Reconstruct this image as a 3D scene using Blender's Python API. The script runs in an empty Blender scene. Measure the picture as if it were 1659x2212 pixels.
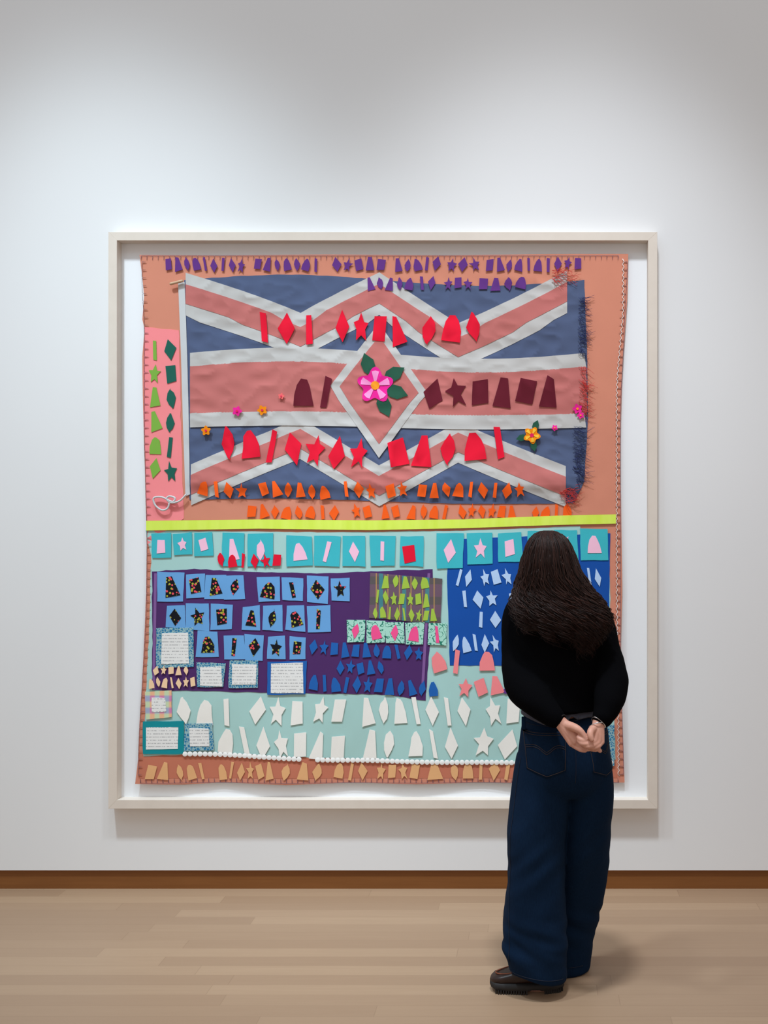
import bpy, bmesh, math, random
from mathutils import Vector, Matrix, noise
from mathutils.bvhtree import BVHTree
from mathutils.geometry import delaunay_2d_cdt
random.seed(7)
S = bpy.context.scene
COL = S.collection

# ------------------------------------------------------------------ camera, light, exposure
F, VX, VY, CH = 2200.0, 1160.0, 1120.0, 1.64          # focal length (px), vanishing point (px), camera height (m)
cam_d = bpy.data.cameras.new('camera'); cam = bpy.data.objects.new('camera', cam_d); COL.objects.link(cam)
cam.location = (0, 0, CH); cam.rotation_euler = (math.pi / 2, 0, 0)
cam_d.sensor_width = 36; cam_d.lens = F / 2212 * 36
cam_d.shift_x = -(VX - 829.5) / 2212; cam_d.shift_y = (VY - 1106) / 2212
S.camera = cam
S.view_settings.view_transform = 'Standard'; S.view_settings.look = 'None'
S.view_settings.exposure = 0.06; S.view_settings.gamma = 1.0; S.view_settings.use_curve_mapping = False

WORLD_COL, WORLD_STR = (1.0, 0.915, 0.855), 0.50
SPOTS = [(-2.35, -1.50, 0.45, 780, (0.76, 0.91, 1.0), 49), (-1.0, -0.72, 0.5, 110, (0.78, 0.91, 1.0), 49),
         (0.05, 0.16, 0.45, 670, (0.86, 0.93, 1.0), 49)]
al = bpy.data.lights.new('cool_wall_fill', 'AREA'); al.shape = 'RECTANGLE'; al.size = 7; al.size_y = 3; al.energy = 92; al.color = (0.55, 0.80, 1.0)  # broad cool fill added to lift the upper wall, no actual skylight
ao = bpy.data.objects.new('cool_wall_fill', al); COL.objects.link(ao); ao.location = (-2.2, 0.4, 6.6)
w = bpy.data.worlds.new('gallery_ambient'); S.world = w; w.use_nodes = True
w.node_tree.nodes['Background'].inputs[0].default_value = (*WORLD_COL, 1)
w.node_tree.nodes['Background'].inputs[1].default_value = WORLD_STR
for (lx, tx, tz, e, c, ang) in SPOTS:                  # track spots up at the high ceiling, 2.2 m off the wall
    l = bpy.data.lights.new('track_spot', 'SPOT'); l.energy = e; l.color = c
    l.spot_size = math.radians(ang); l.spot_blend = 1.0; l.shadow_soft_size = 0.20
    o = bpy.data.objects.new('track_spot', l); COL.objects.link(o)
    o.location = (lx, 2.3, 6.0)
    o.rotation_euler = (Vector((tx, 4.5, tz)) - o.location).to_track_quat('-Z', 'Y').to_euler()

# ------------------------------------------------------------------ helpers
def W(px, py, d): return Vector(((px - VX) * d / F, d, CH - (py - VY) * d / F))
def lin(c):
    return tuple(((v / 255) / 12.92 if v / 255 <= 0.04045 else ((v / 255 + 0.055) / 1.055) ** 2.4) for v in c)
class NT:                                              # tiny node-tree writer
    def __init__(s, name, rough=0.8, spec=0.3):
        s.m = bpy.data.materials.new(name); s.m.use_nodes = True; s.t = s.m.node_tree
        s.b = s.t.nodes['Principled BSDF']; s.b.inputs['Roughness'].default_value = rough
        s.b.inputs['Specular IOR Level'].default_value = spec
    def n(s, k, **kw):
        x = s.t.nodes.new(k)
        for a, v in kw.items(): setattr(x, a, v)
        return x
    def set(s, i, v):
        if isinstance(v, bpy.types.NodeSocket): s.t.links.new(v, i)
        elif isinstance(v, (tuple, list)) and len(v) == 3 and i.type == 'RGBA': i.default_value = (*v, 1)
        else: i.default_value = v
    def math(s, op, a, b=0.0, c=None):
        x = s.n('ShaderNodeMath', operation=op); s.set(x.inputs[0], a); s.set(x.inputs[1], b)
        if c is not None: s.set(x.inputs[2], c)
        return x.outputs[0]
    def mix(s, f, a, b, blend='MIX'):
        x = s.n('ShaderNodeMix', data_type='RGBA', blend_type=blend)
        s.set(x.inputs[0], f); s.set(x.inputs[6], a); s.set(x.inputs[7], b); return x.outputs[2]
    def pos(s, scale=(1, 1, 1)):
        g = s.n('ShaderNodeNewGeometry'); m = s.n('ShaderNodeMapping'); m.inputs['Scale'].default_value = scale
        s.t.links.new(g.outputs['Position'], m.inputs[0]); return m.outputs[0]
    def noise(s, vec, scale, detail=2.0, rough=0.5):
        x = s.n('ShaderNodeTexNoise'); s.set(x.inputs['Vector'], vec); x.inputs['Scale'].default_value = scale
        x.inputs['Detail'].default_value = detail; x.inputs['Roughness'].default_value = rough; return x.outputs['Fac']
    def ramp(s, f, a, b):
        x = s.n('ShaderNodeMapRange'); s.set(x.inputs[0], f); x.inputs[1].default_value = a; x.inputs[2].default_value = b
        return x.outputs[0]
    def sep(s, v):
        x = s.n('ShaderNodeSeparateXYZ'); s.set(x.inputs[0], v); return x.outputs
    def bump(s, h, strength=0.2, dist=0.002):
        x = s.n('ShaderNodeBump'); x.inputs['Strength'].default_value = strength; x.inputs['Distance'].default_value = dist
        s.set(x.inputs['Height'], h); s.set(s.b.inputs['Normal'], x.outputs[0])
    def col(s, c): s.set(s.b.inputs['Base Color'], c); return s.m
MC = {}
def cloth(name, rgb, rough=0.92, var=0.14, fuzz=900, bump=0.25):
    if name in MC: return MC[name]
    m = NT(name, rough, 0.15); c = lin(rgb)
    p = m.pos(); f = m.noise(p, 9, 3); g = m.noise(p, fuzz, 1)
    k = m.math('ADD', m.math('MULTIPLY', f, var), m.math('MULTIPLY', g, var))
    m.bump(g, bump, 0.001)
    MC[name] = m.col(m.mix(k, tuple(min(1, v * 1.14) for v in c), tuple(v * 0.55 for v in c)))
    return MC[name]
def plain(name, rgb, rough=0.6, spec=0.3, metal=0.0):
    if name in MC: return MC[name]
    m = NT(name, rough, spec); m.b.inputs['Metallic'].default_value = metal
    p = m.pos(); f = m.noise(p, 60, 2); c = lin(rgb)
    MC[name] = m.col(m.mix(f, tuple(v * 0.92 for v in c), tuple(min(1, v * 1.08) for v in c))); return MC[name]

def link(name, bm, mat, parent=None, smooth=True, label=None):
    me = bpy.data.meshes.new(name); bm.normal_update(); bm.to_mesh(me); bm.free()
    if smooth:
        for p in me.polygons: p.use_smooth = True
    o = bpy.data.objects.new(name, me); COL.objects.link(o)
    if mat: me.materials.append(mat)
    if parent: o.parent = parent; o.matrix_parent_inverse = Matrix.Translation(-parent.location)
    if label: o['label'] = label
    return o
def thing(name, label, cat, loc, group=None):
    o = bpy.data.objects.new(name, None); COL.objects.link(o); o.location = loc; o.empty_display_size = 0.1
    o['label'] = label; o['category'] = cat
    if group: o['group'] = group
    return o
def struct(o): o['kind'] = 'structure'; return o
def box(bm, lo, hi, bevel=0.0):
    m = Matrix.Translation((Vector(lo) + Vector(hi)) / 2) @ Matrix.Diagonal((*(Vector(hi) - Vector(lo)), 1))
    r = bmesh.ops.create_cube(bm, size=1, matrix=m)
    if bevel:
        es = list({e for v in r['verts'] for e in v.link_edges})
        bmesh.ops.bevel(bm, geom=es, offset=bevel, segments=2, profile=0.5, affect='EDGES')
def crom(ps, n):                                       # Catmull-Rom through tuples of floats
    out = []
    for i in range(len(ps) - 1):
        p0, p1, p2, p3 = ps[max(0, i - 1)], ps[i], ps[i + 1], ps[min(len(ps) - 1, i + 2)]
        for k in range(n):
            t = k / n
            out.append(tuple(0.5 * (2 * b + (c - a) * t + (2 * a - 5 * b + 4 * c - d) * t * t + (3 * b - a - 3 * c + d) * t ** 3)
                             for a, b, c, d in zip(p0, p1, p2, p3)))
    out.append(tuple(ps[-1])); return out
def rings_mesh(bm, rings, cap=True):
    vs = [[bm.verts.new(p) for p in r] for r in rings]; n = len(rings[0])
    for a, b in zip(vs, vs[1:]):
        for i in range(n): bm.faces.new((a[i], a[(i + 1) % n], b[(i + 1) % n], b[i]))
    if cap:
        bm.faces.new(list(reversed(vs[0]))); bm.faces.new(vs[-1])
def tube(bm, pts, n=10, sub=4, flat=1.0, ref=None, cap=True, closed=False):
    """pts: (x, y, z, r) path -> round (or flattened) tapering tube"""
    q = crom([tuple(p) for p in pts], sub) if sub > 1 else [tuple(p) for p in pts]
    P = [Vector(p[:3]) for p in q]; rings = []; N = ref.copy() if ref else None
    for i, p in enumerate(P):
        T = (P[min(i + 1, len(P) - 1)] - P[max(i - 1, 0)]).normalized()
        if N is None: N = T.orthogonal()
        N = (N - T * N.dot(T)).normalized(); B = T.cross(N); r = q[i][3]
        rings.append([p + N * math.cos(a) * r * flat + B * math.sin(a) * r for a in [2 * math.pi * k / n for k in range(n)]])
    rings_mesh(bm, rings, cap)
def limb(bm, pts, n=16, sub=4, flat=1.0, ref=None):    # tube with rounded ends
    pts = [tuple(p) for p in pts]
    a, b = Vector(pts[0][:3]), Vector(pts[1][:3]); y, z = Vector(pts[-1][:3]), Vector(pts[-2][:3])
    ra, rz = pts[0][3], pts[-1][3]; ta = (a - b).normalized(); tz = (y - z).normalized()
    q = crom(pts, sub)
    head = [(*(a + ta * ra * math.sin(t)), ra * max(0.06, math.cos(t))) for t in (1.5, 1.1, 0.7, 0.35)]
    tail = [(*(y + tz * rz * math.sin(t)), rz * max(0.06, math.cos(t))) for t in (0.35, 0.7, 1.1, 1.5)]
    tube(bm, head + q + tail, n, 1, flat, ref)
def ellipsoid(bm, c, ax, r, seg=20):
    m = Matrix((ax[0], ax[1], ax[2])).transposed().to_4x4()
    m = Matrix.Translation(c) @ m @ Matrix.Diagonal((*r, 1))
    bmesh.ops.create_uvsphere(bm, u_segments=seg, v_segments=seg // 2 + 2, radius=1, matrix=m)
def bake(o, mods):
    for kind, kw in mods:
        m = o.modifiers.new('m', kind)
        for k, v in kw.items(): setattr(m, k, v)
    dg = bpy.context.evaluated_depsgraph_get(); dg.update()
    me = bpy.data.meshes.new_from_object(o.evaluated_get(dg), depsgraph=dg)
    old = o.data; o.modifiers.clear(); o.data = me; me.name = old.name; bpy.data.meshes.remove(old)
    for p in me.polygons: p.use_smooth = True
def fuse(o, voxel, it=6, fac=0.5):
    bake(o, [('REMESH', dict(mode='VOXEL', voxel_size=voxel, use_smooth_shade=True)), ('SMOOTH', dict(iterations=it, factor=fac))])
def displace(o, fn):
    me = o.data; nn = [v.normal.copy() for v in me.vertices]
    for v, n in zip(me.vertices, nn): v.co += n * fn(v.co, n)
    me.update()

# ------------------------------------------------------------------ the room
WALL = 4.5; WALL_FOOT = CH - (1880 - VY) * WALL / F
m = NT('painted_wall', 0.85, 0.2); p = m.pos()
f = m.noise(p, 1.3, 3); m.bump(m.noise(p, 180, 3), 0.06, 0.001)
wall_mat = m.col(m.mix(f, lin((228, 229, 231)), lin((233, 234, 235))))
bm = bmesh.new(); box(bm, (-6, WALL, WALL_FOOT), (6, WALL + 0.2, 6.6)); struct(link('wall_back', bm, wall_mat, smooth=False))
m = NT('oak_skirting', 0.45, 0.3); p = m.pos((0.6, 1, 14)); f = m.noise(p, 4, 5, 0.6); f2 = m.noise(m.pos((2, 1, 5)), 1.5, 2)
bb = m.col(m.mix(f2, m.mix(f, lin((108, 62, 26)), lin((152, 100, 54))), lin((122, 76, 38))))
bm = bmesh.new(); box(bm, (-6, WALL + 0.012, 0), (6, WALL + 0.1, WALL_FOOT)); struct(link('baseboard_back', bm, bb, smooth=False))
# floor of narrow boards running along the wall
m = NT('floor_boards', 0.42, 0.35); x, y, z = m.sep(m.pos())
row = m.math('FLOOR', m.math('DIVIDE', y, 0.0762)); fy = m.math('FRACT', m.math('DIVIDE', y, 0.0762))
wn = m.n('ShaderNodeTexWhiteNoise', noise_dimensions='1D'); m.set(wn.inputs['W'], row)
xs = m.math('DIVIDE', m.math('ADD', x, m.math('MULTIPLY', wn.outputs['Value'], 7.0)), 1.35)
pid = m.math('FLOOR', xs); fx = m.math('FRACT', xs)
wn2 = m.n('ShaderNodeTexWhiteNoise', noise_dimensions='2D'); cb = m.n('ShaderNodeCombineXYZ')
m.set(cb.inputs[0], row); m.set(cb.inputs[1], pid); m.set(wn2.inputs['Vector'], cb.outputs[0])
g = m.noise(m.pos((1.2, 22, 1)), 3.0, 5, 0.6)
c = m.mix(wn2.outputs['Value'], lin((160, 132, 107)), lin((176, 148, 121)))
c = m.mix(m.math('MULTIPLY', g, 0.5), c, lin((148, 119, 95)))
seam = m.math('MAXIMUM', m.math('LESS_THAN', fy, 0.018), m.math('LESS_THAN', fx, 0.0016))
c = m.mix(m.math('MULTIPLY', seam, 0.35), c, lin((110, 84, 62)))
floor_mat = m.col(c)
bm = bmesh.new(); box(bm, (-6, -1.5, -0.1), (6, WALL + 0.1, 0)); struct(link('floor', bm, floor_mat, smooth=False))

# ------------------------------------------------------------------ frame
FR = WALL - 0.058; BK = WALL - 0.008
m = NT('limed_maple', 0.5, 0.3); p = m.pos((3, 3, 3)); f = m.noise(p, 5, 4, 0.6)
maple = m.col(m.mix(f, lin((216, 205, 193)), lin((228, 218, 207))))
ol, ot = W(234, 501, FR).x, W(234, 501, FR).z; orr, ob = W(1420, 1747, FR).x, W(1420, 1747, FR).z
il, it = W(252.5, 519.5, FR).x, W(0, 519.5, FR).z; ir, ib = W(1400, 1728, FR).x, W(0, 1728, FR).z
frame = thing('picture_frame', 'large pale limed wood box frame hanging on the white gallery wall', 'picture frame', ((ol + orr) / 2, WALL, ob))
def rail(name, q):
    bm = bmesh.new(); a = [bm.verts.new((x, FR, z)) for x, z in q]; b = [bm.verts.new((x, WALL - 0.001, z)) for x, z in q]
    bm.faces.new(a); bm.faces.new(list(reversed(b)))
    for i in range(4): bm.faces.new((a[i], b[i], b[(i + 1) % 4], a[(i + 1) % 4]))
    bmesh.ops.recalc_face_normals(bm, faces=bm.faces)
    bmesh.ops.bevel(bm, geom=list(bm.edges), offset=0.0007, segments=1, affect='EDGES')
    link(name, bm, maple, frame, smooth=False)
rail('top_rail', [(ol, ot), (orr, ot), (ir, it), (il, it)]); rail('bottom_rail', [(ol, ob), (il, ib), (ir, ib), (orr, ob)])
rail('side_rail', [(ol, ot), (il, it), (il, ib), (ol, ob)]); rail('side_rail', [(orr, ot), (orr, ob), (ir, ib), (ir, it)])
bm = bmesh.new(); box(bm, (il - 0.004, BK, ib - 0.004), (ir + 0.004, WALL - 0.002, it + 0.004))
link('backing_board', bm, cloth('white_backing', (228, 230, 233), 0.9, 0.02, 300, 0.02), frame, smooth=False, label='white backing board')

# ------------------------------------------------------------------ hanging quilt: a generic patchwork of coloured cloth
QD = WALL - 0.022
def XZ(px, py): v = W(px, py, QD); return v.x, v.z
PX0, PZ0 = XZ(405, 1085); PX1, PZ1 = XZ(1255, 600); ZB = XZ(0, 1692)[1]; ZT = XZ(0, 550)[1]; ZF = XZ(0, 1046)[1]
def sst(a, b, t): t = max(0, min(1, (t - a) / (b - a))); return t * t * (3 - 2 * t)
def qd(x, z):
    low = sst(ZT, ZB, z) if ZT < ZB else 1 - sst(ZB, ZT, z)
    d = 0.006 * noise.noise((x * 2.2, z * 0.6, 1.3)) * (0.3 + low) + 0.004 * low + 0.0012 * noise.noise((x * 14, z * 9, 4))
    if z < ZB + 0.4: d += 0.007 * math.sin(x * 11 + 1) * (1 - sst(ZB, ZB + 0.4, z))
    k = sst(PX0 - 0.02, PX0 + 0.06, x) * (1 - sst(PX1 - 0.04, PX1 + 0.06, x)) * sst(PZ0 - 0.03, PZ0 + 0.03, z) * (1 - sst(PZ1 - 0.05, PZ1 + 0.03, z))
    if k > 0:                                            # the panel puckers and billows forward above its lower edge
        q = abs(noise.noise((x * 9 + z * 7, z * 15 - x * 4, 2.2)))
        d += k * (0.0085 * (0.4 - q) + 0.004 * noise.noise((x * 4, z * 7, 7)))
        t = (z - ZF) / 0.10
        d += k * 0.011 * (math.exp(-t * t) if t > 0 else math.exp(-(t * 3.2) ** 2))
    return min(d, 0.022) + 0.003
quilt = thing('patchwork_quilt', 'salmon and sea-green patchwork quilt of cut cloth shapes hanging inside the pale box frame', 'quilt', (*(XZ(830, 1692)[0], QD), ZB))
LAYER = 0.0014
def patch(name, pts, lay, mat, parent=None, jag=0.0, cell=0.035, label=None):
    if jag:
        q = []
        for i, a in enumerate(pts):
            b = pts[(i + 1) % len(pts)]; n = max(1, int(math.dist(a, b) / 14))
            for k in range(n): q.append((a[0] + (b[0] - a[0]) * k / n + random.uniform(-jag, jag), a[1] + (b[1] - a[1]) * k / n + random.uniform(-jag, jag)))
        pts = q
    P = [Vector(XZ(*p)) for p in pts]; B = []
    for a, b in zip(P, P[1:] + P[:1]):                   # boundary cut fine enough to drape
        n = max(1, math.ceil((b - a).length / (cell * 1.2))); B += [a.lerp(b, k / n) for k in range(n)]
    xs, zs = [p.x for p in P], [p.y for p in P]; G = []; x = min(xs) + cell * .5
    while x < max(xs):
        z = min(zs) + cell * .5
        cr = sorted((b.y - a.y) * (x - a.x) / (b.x - a.x) + a.y for a, b in zip(B, B[1:] + B[:1]) if (a.x > x) != (b.x > x))
        while z < max(zs):
            if sum(c < z for c in cr) % 2 == 1 and min(abs(c - z) for c in cr) > cell * .25: G.append(Vector((x, z)))
            z += cell
        x += cell
    V, _, T3, *_r = delaunay_2d_cdt(B + G, [], [list(range(len(B)))], 1, 1e-6)
    bm = bmesh.new(); bv = [bm.verts.new((v.x, 0, v.y)) for v in V]
    for t in T3: bm.faces.new([bv[k] for k in t])
    bmesh.ops.delete(bm, geom=[v for v in bm.verts if not v.link_faces], context='VERTS'); bm.normal_update()
    fl = [f for f in bm.faces if f.normal.y > 0]
    if fl: bmesh.ops.reverse_faces(bm, faces=fl)
    for v in bm.verts: v.co.y = QD - qd(v.co.x, v.co.z) - lay * LAYER
    ed = [e for e in bm.edges if e.is_boundary]
    r = bmesh.ops.extrude_edge_only(bm, edges=ed)
    for v in r['geom']:
        if isinstance(v, bmesh.types.BMVert): v.co.y += 0.0013
    bm.normal_update()
    par = parent or quilt; side = [abs(f.normal.y) < 0.5 for f in bm.faces]
    o = link(name, bm, mat, None, label=label); o.parent = par
    me = o.data; nn = []; e = 0.004                     # normals follow the drape of the cloth, cut edges stay crisp
    vn = {}
    for p, sd in zip(me.polygons, side):
        for vi in p.vertices:
            if sd: nn.append(p.normal.copy()); continue
            if vi not in vn:
                c = me.vertices[vi].co
                vn[vi] = Vector((-(qd(c.x + e, c.z) - qd(c.x - e, c.z)) / (2 * e), -1, -(qd(c.x, c.z + e) - qd(c.x, c.z - e)) / (2 * e))).normalized()
            nn.append(vn[vi])
    me.normals_split_custom_set(nn)
    o.matrix_parent_inverse = Matrix.Translation(-quilt.location)
    return o
def sub(parent, o):                                      # parts' own matrices are identity, so a sub-part needs no inverse
    o.parent = parent; o.matrix_parent_inverse = Matrix.Identity(4); return o
C_ = dict(salmon=(206, 135, 112), rust=(190, 115, 92), pink=(246, 138, 142), aqua=(166, 204, 200), purple=(78, 46, 100), royal=(24, 78, 160),
          slate=(80, 92, 122), pale=(186, 184, 182), dusty=(186, 110, 106), red=(222, 24, 52), maroon=(98, 28, 42), violet=(98, 54, 128),
          orange=(252, 94, 30), turq=(64, 180, 192), rose=(250, 190, 214), sky=(104, 160, 214), olive=(160, 190, 72), lime=(124, 172, 70),
          forest=(36, 94, 82), ice=(178, 204, 238), coral=(242, 136, 140), cream=(238, 236, 230), tan=(222, 170, 120), cobalt=(36, 96, 172),
          hot=(240, 84, 144), teal=(24, 136, 146), white=(238, 238, 236), peach=(240, 204, 166), grey=(196, 198, 200), mint=(170, 220, 204))
def cm(k): return cloth('cloth_' + k, C_[k], bump=0.5 if k in ('turq', 'coral', 'cream') else 0.25)

def pattern(name, fn, rough=0.9):
    m = NT(name, rough, 0.15); return m.col(fn(m))
def f_floral(m):
    v = m.n('ShaderNodeTexVoronoi'); m.set(v.inputs['Vector'], m.pos()); v.inputs['Scale'].default_value = 85
    wn = m.n('ShaderNodeTexWhiteNoise'); m.set(wn.inputs['Vector'], v.outputs['Position'])
    spot = m.math('LESS_THAN', v.outputs['Distance'], 0.42)
    c = m.mix(m.math('GREATER_THAN', wn.outputs['Value'], 0.55), lin((236, 84, 96)), lin((176, 172, 60)))
    keep = m.math('MULTIPLY', spot, m.math('GREATER_THAN', wn.outputs['Value'], 0.25))
    return m.mix(keep, lin((22, 24, 30)), c)
def f_vine(m):
    n = m.noise(m.pos(), 38, 1.5)
    l = m.math('LESS_THAN', m.math('ABSOLUTE', m.math('SUBTRACT', m.math('FRACT', m.math('MULTIPLY', n, 5)), 0.5)), 0.12)
    return m.mix(l, lin(C_['mint']), lin((44, 128, 108)))
def f_doodle(m):
    v = m.n('ShaderNodeTexVoronoi', feature='DISTANCE_TO_EDGE'); m.set(v.inputs['Vector'], m.pos()); v.inputs['Scale'].default_value = 90
    e = m.math('LESS_THAN', v.outputs['Distance'], 0.11)
    return m.mix(e, lin((52, 122, 164)), lin((150, 186, 190)))
def f_plaid(m):
    x, y, z = m.sep(m.pos())
    a = m.math('GREATER_THAN', m.math('SINE', m.math('MULTIPLY', x, 62)), 0.86); b = m.math('GREATER_THAN', m.math('SINE', m.math('MULTIPLY', z, 70)), 0.35)
    t = m.math('GREATER_THAN', m.math('SINE', m.math('ADD', m.math('MULTIPLY', x, 124), 1.0)), 0.95)
    c = m.mix(m.math('MULTIPLY', b, 0.5), lin((112, 88, 104)), lin((74, 88, 72)))
    c = m.mix(m.math('MULTIPLY', a, 0.75), c, lin((58, 142, 150))); return m.mix(m.math('MULTIPLY', t, 0.7), c, lin((190, 150, 90)))
def f_check(m):
    x, y, z = m.sep(m.pos()); c = None
    a = m.math('SINE', m.math('MULTIPLY', x, 150)); b = m.math('SINE', m.math('MULTIPLY', z, 120))
    c = m.mix(m.ramp(a, -0.5, 0.5), lin((236, 130, 160)), lin((150, 210, 214))); d = m.mix(m.ramp(b, -0.5, 0.5), lin((238, 224, 130)), lin((176, 130, 190)))
    return m.mix(0.5, c, d)
def f_note(m):                                           # white cloth with rows of tiny running stitches
    x, y, z = m.sep(m.pos())
    r = m.math('LESS_THAN', m.math('FRACT', m.math('MULTIPLY', z, 72)), 0.32)
    n = m.math('GREATER_THAN', m.noise(m.pos((260, 1, 72)), 1, 1), 0.47)
    return m.mix(m.math('MULTIPLY', m.math('MULTIPLY', r, n), 0.5), lin((234, 234, 232)), lin((110, 112, 118)))
M_floral, M_vine, M_doodle, M_plaid, M_check, M_note = [pattern(n, f) for n, f in (('cloth_floral', f_floral), ('cloth_vine', f_vine), ('cloth_doodle', f_doodle), ('cloth_plaid', f_plaid), ('cloth_check', f_check), ('cloth_note', f_note))]
m = NT('lime_satin', 0.32, 0.5); n = m.noise(m.pos((1, 1, 0.15)), 26, 2); m.bump(n, 0.6, 0.006); M_lime = m.col(m.mix(n, lin((206, 232, 60)), lin((226, 246, 110))))

blanket = patch('blanket', [(302, 551), (480, 552), (700, 550), (960, 552), (1190, 549), (1357, 549), (1355, 640), (1349, 730), (1344, 800), (1341, 900), (1340, 1000), (1342, 1140),
    (1344, 1270), (1341, 1380), (1342, 1480), (1346, 1600), (1349, 1690), (1200, 1692), (1060, 1690), (900, 1693), (760, 1690), (620, 1694), (480, 1690), (400, 1694), (294, 1692),
    (300, 1640), (303, 1560), (308, 1480), (313, 1380), (317, 1280), (318, 1180), (316, 1100), (312, 960), (309, 850), (308, 770), (313, 712), (308, 690), (312, 640), (307, 590)], 0, cm('salmon'), cell=0.03)
sea = patch('sea_green_field', [(316, 1146), (700, 1150), (1000, 1146), (1254, 1137), (1256, 1170), (1316, 1180), (1320, 1420), (1330, 1640), (1100, 1648), (800, 1640), (600, 1632), (470, 1626), (312, 1632), (318, 1480), (326, 1300), (328, 1200)], 1, cm('aqua'), jag=1)
patch('rust_hem_band', [(302, 1628), (470, 1626), (600, 1632), (800, 1642), (1100, 1650), (1330, 1645), (1334, 1680), (302, 1680)], 0.6, cm('rust'))
strip = patch('pink_side_strip', [(313, 706), (350, 710), (388, 714), (391, 900), (396, 1060), (398, 1120), (320, 1176), (316, 1040), (311, 860)], 1, cm('pink'), jag=1)

def piece(parent, kind, cx, cy, w, h, mat, lay, key=None):
    r = random.uniform; t = math.radians(r(-14, 14))
    if kind == 'cloth_bar': q = [(-.5, -1), (.5, -.94), (.42, 1), (-.56, .95)]; w *= 0.62
    elif kind == 'cloth_wedge': q = [(-.35, -1), (.3, -.95), (1, .9), (-.95, 1)]
    elif kind == 'cloth_diamond': q = [(0, -1.05), (.95, r(-.2, .2)), (0, 1.05), (-.95, r(-.2, .2))]
    elif kind == 'cloth_block': q = [(-.8, -.75), (.75, -.85), (.85, .7), (-.75, .85)]
    elif kind == 'cloth_oval': q = [(.85 * math.cos(a), .98 * math.sin(a)) for a in [k * math.pi / 6 for k in range(12)]]
    elif kind == 'cloth_star': q = [((1.05 if k % 2 == 0 else .5) * math.sin(k * math.pi / 5), -(1.05 if k % 2 == 0 else .5) * math.cos(k * math.pi / 5)) for k in range(10)]
    elif kind == 'cloth_leaf': q = [(.72 * math.sin(a) ** 3 if k else 0, -math.cos(a)) for k, a in [(k, k * math.pi / 6) for k in range(12)]]
    elif kind == 'cloth_heart': q = [(math.sin(a) ** 3 * 1.0, -(13 * math.cos(a) - 5 * math.cos(2 * a) - 2 * math.cos(3 * a) - math.cos(4 * a)) / 15) for a in [k * math.pi / 8 for k in range(16)]]
    else: q = [(math.cos(a), .9 - 1.75 * math.sin(a)) for a in [k * math.pi / 7 for k in range(8)]]
    q = [(x * w / 2 + r(-.06, .06) * w, y * h / 2 + r(-.04, .04) * h) for x, y in q]
    q = [(cx + x * math.cos(t) - y * math.sin(t), cy + x * math.sin(t) + y * math.cos(t)) for x, y in q]
    o = patch(kind, q, lay, mat, cell=0.06, label=(key + ' ' + kind.replace('_', ' ')) if key else None)
    return sub(parent, o) if parent else o
KINDS = ['cloth_star', 'cloth_bar', 'cloth_leaf', 'cloth_block', 'cloth_diamond', 'cloth_arch', 'cloth_wedge']
kc = [0]
def nextkind():
    kc[0] += 1
    return KINDS[(kc[0] * 3 + kc[0] // 7) % 7]
WORDS = dict(violet='violet', red='red', maroon='maroon', orange='orange', olive='olive green', ice='pale blue', coral='coral pink', cream='cream', tan='tan', cobalt='cobalt blue', peach='peach', lime='leaf green', forest='dark green', rose='pale pink', hot='hot pink')
def runs(groups, y0, y1, key, lay, parent=None, fill=0.86):
    """groups: (x0, x1, n, dy) runs of cut shapes sewn in a row"""
    for x0, x1, n, dy in groups:
        s = (x1 - x0) / n
        for i in range(n):
            piece(parent, nextkind(), x0 + (i + .5) * s, (y0 + y1) / 2 + dy * (i / max(1, n - 1) - .5) + random.uniform(-2, 2), s * fill, (y1 - y0), cm(key), lay, WORDS[key])

# central panel: zigzag patchwork in slate, off-white and dusty red
def pl(px, py):                                          # gently waving panel
    u = (px - 400) / 860
    return (px, py - 12 * math.sin(u * 6.3) * (1 if py < 850 else 0.35) - (6 if py < 700 else 0))
def zig(pts, w): # polyline band of width w
    out = []
    for i, p in enumerate(pts):
        a = pts[max(0, i - 1)]; b = pts[min(len(pts) - 1, i + 1)]
        out.append((p, w))
    return [(p[0], p[1] - w) for p in pts] + [(p[0], p[1] + w) for p in reversed(pts)]
def dens(poly, step=30):
    q = []
    for i, a in enumerate(poly):
        b = poly[(i + 1) % len(poly)]; n = max(1, int(math.dist(a, b) / step))
        q += [(a[0] + (b[0] - a[0]) * k / n, a[1] + (b[1] - a[1]) * k / n) for k in range(n)]
    return [pl(*p) for p in q]
panel = patch('slate_panel', dens([(398, 612), (1262, 612), (1268, 770), (1270, 900), (1262, 1040), (1240, 1086), (410, 1080)]), 2, cm('slate'), jag=0.6, cell=0.012)
T, Bt = 612, 1084
up = [(402, T + 30), (650, 740), (820, T + 30), (990, 740), (1225, T + 22)]
dn = [(414, Bt - 36), (650, 952), (820, Bt - 34), (990, 952), (1222, Bt - 34)]
for z_ in (up, dn):
    sub(panel, patch('zigzag_strip', dens(zig(z_, 46 if z_ is up else 44)), 3, cm('pale'), cell=0.012, label='off-white zigzag strip'))
    sub(panel, patch('zigzag_strip', dens(zig(z_, 21)), 4, cm('dusty'), cell=0.012, label='dusty red zigzag strip'))
sub(panel, patch('sash_strip', dens([(412, 764), (1262, 764), (1266, 794), (412, 794)]), 5, cm('pale'), cell=0.012, label='off-white sash'))
sub(panel, patch('sash_strip', dens([(412, 893), (1262, 893), (1266, 924), (412, 924)]), 5, cm('pale'), cell=0.012, label='off-white sash'))
sub(panel, patch('centre_band', dens([(412, 793), (1266, 793), (1268, 894), (412, 894)]), 5, cm('dusty'), cell=0.012, label='dusty red band'))
sub(panel, patch('centre_diamond', dens([(820, 700), (925, 843), (820, 990), (715, 843)]), 6, cm('pale'), cell=0.012, label='off-white diamond'))
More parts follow.
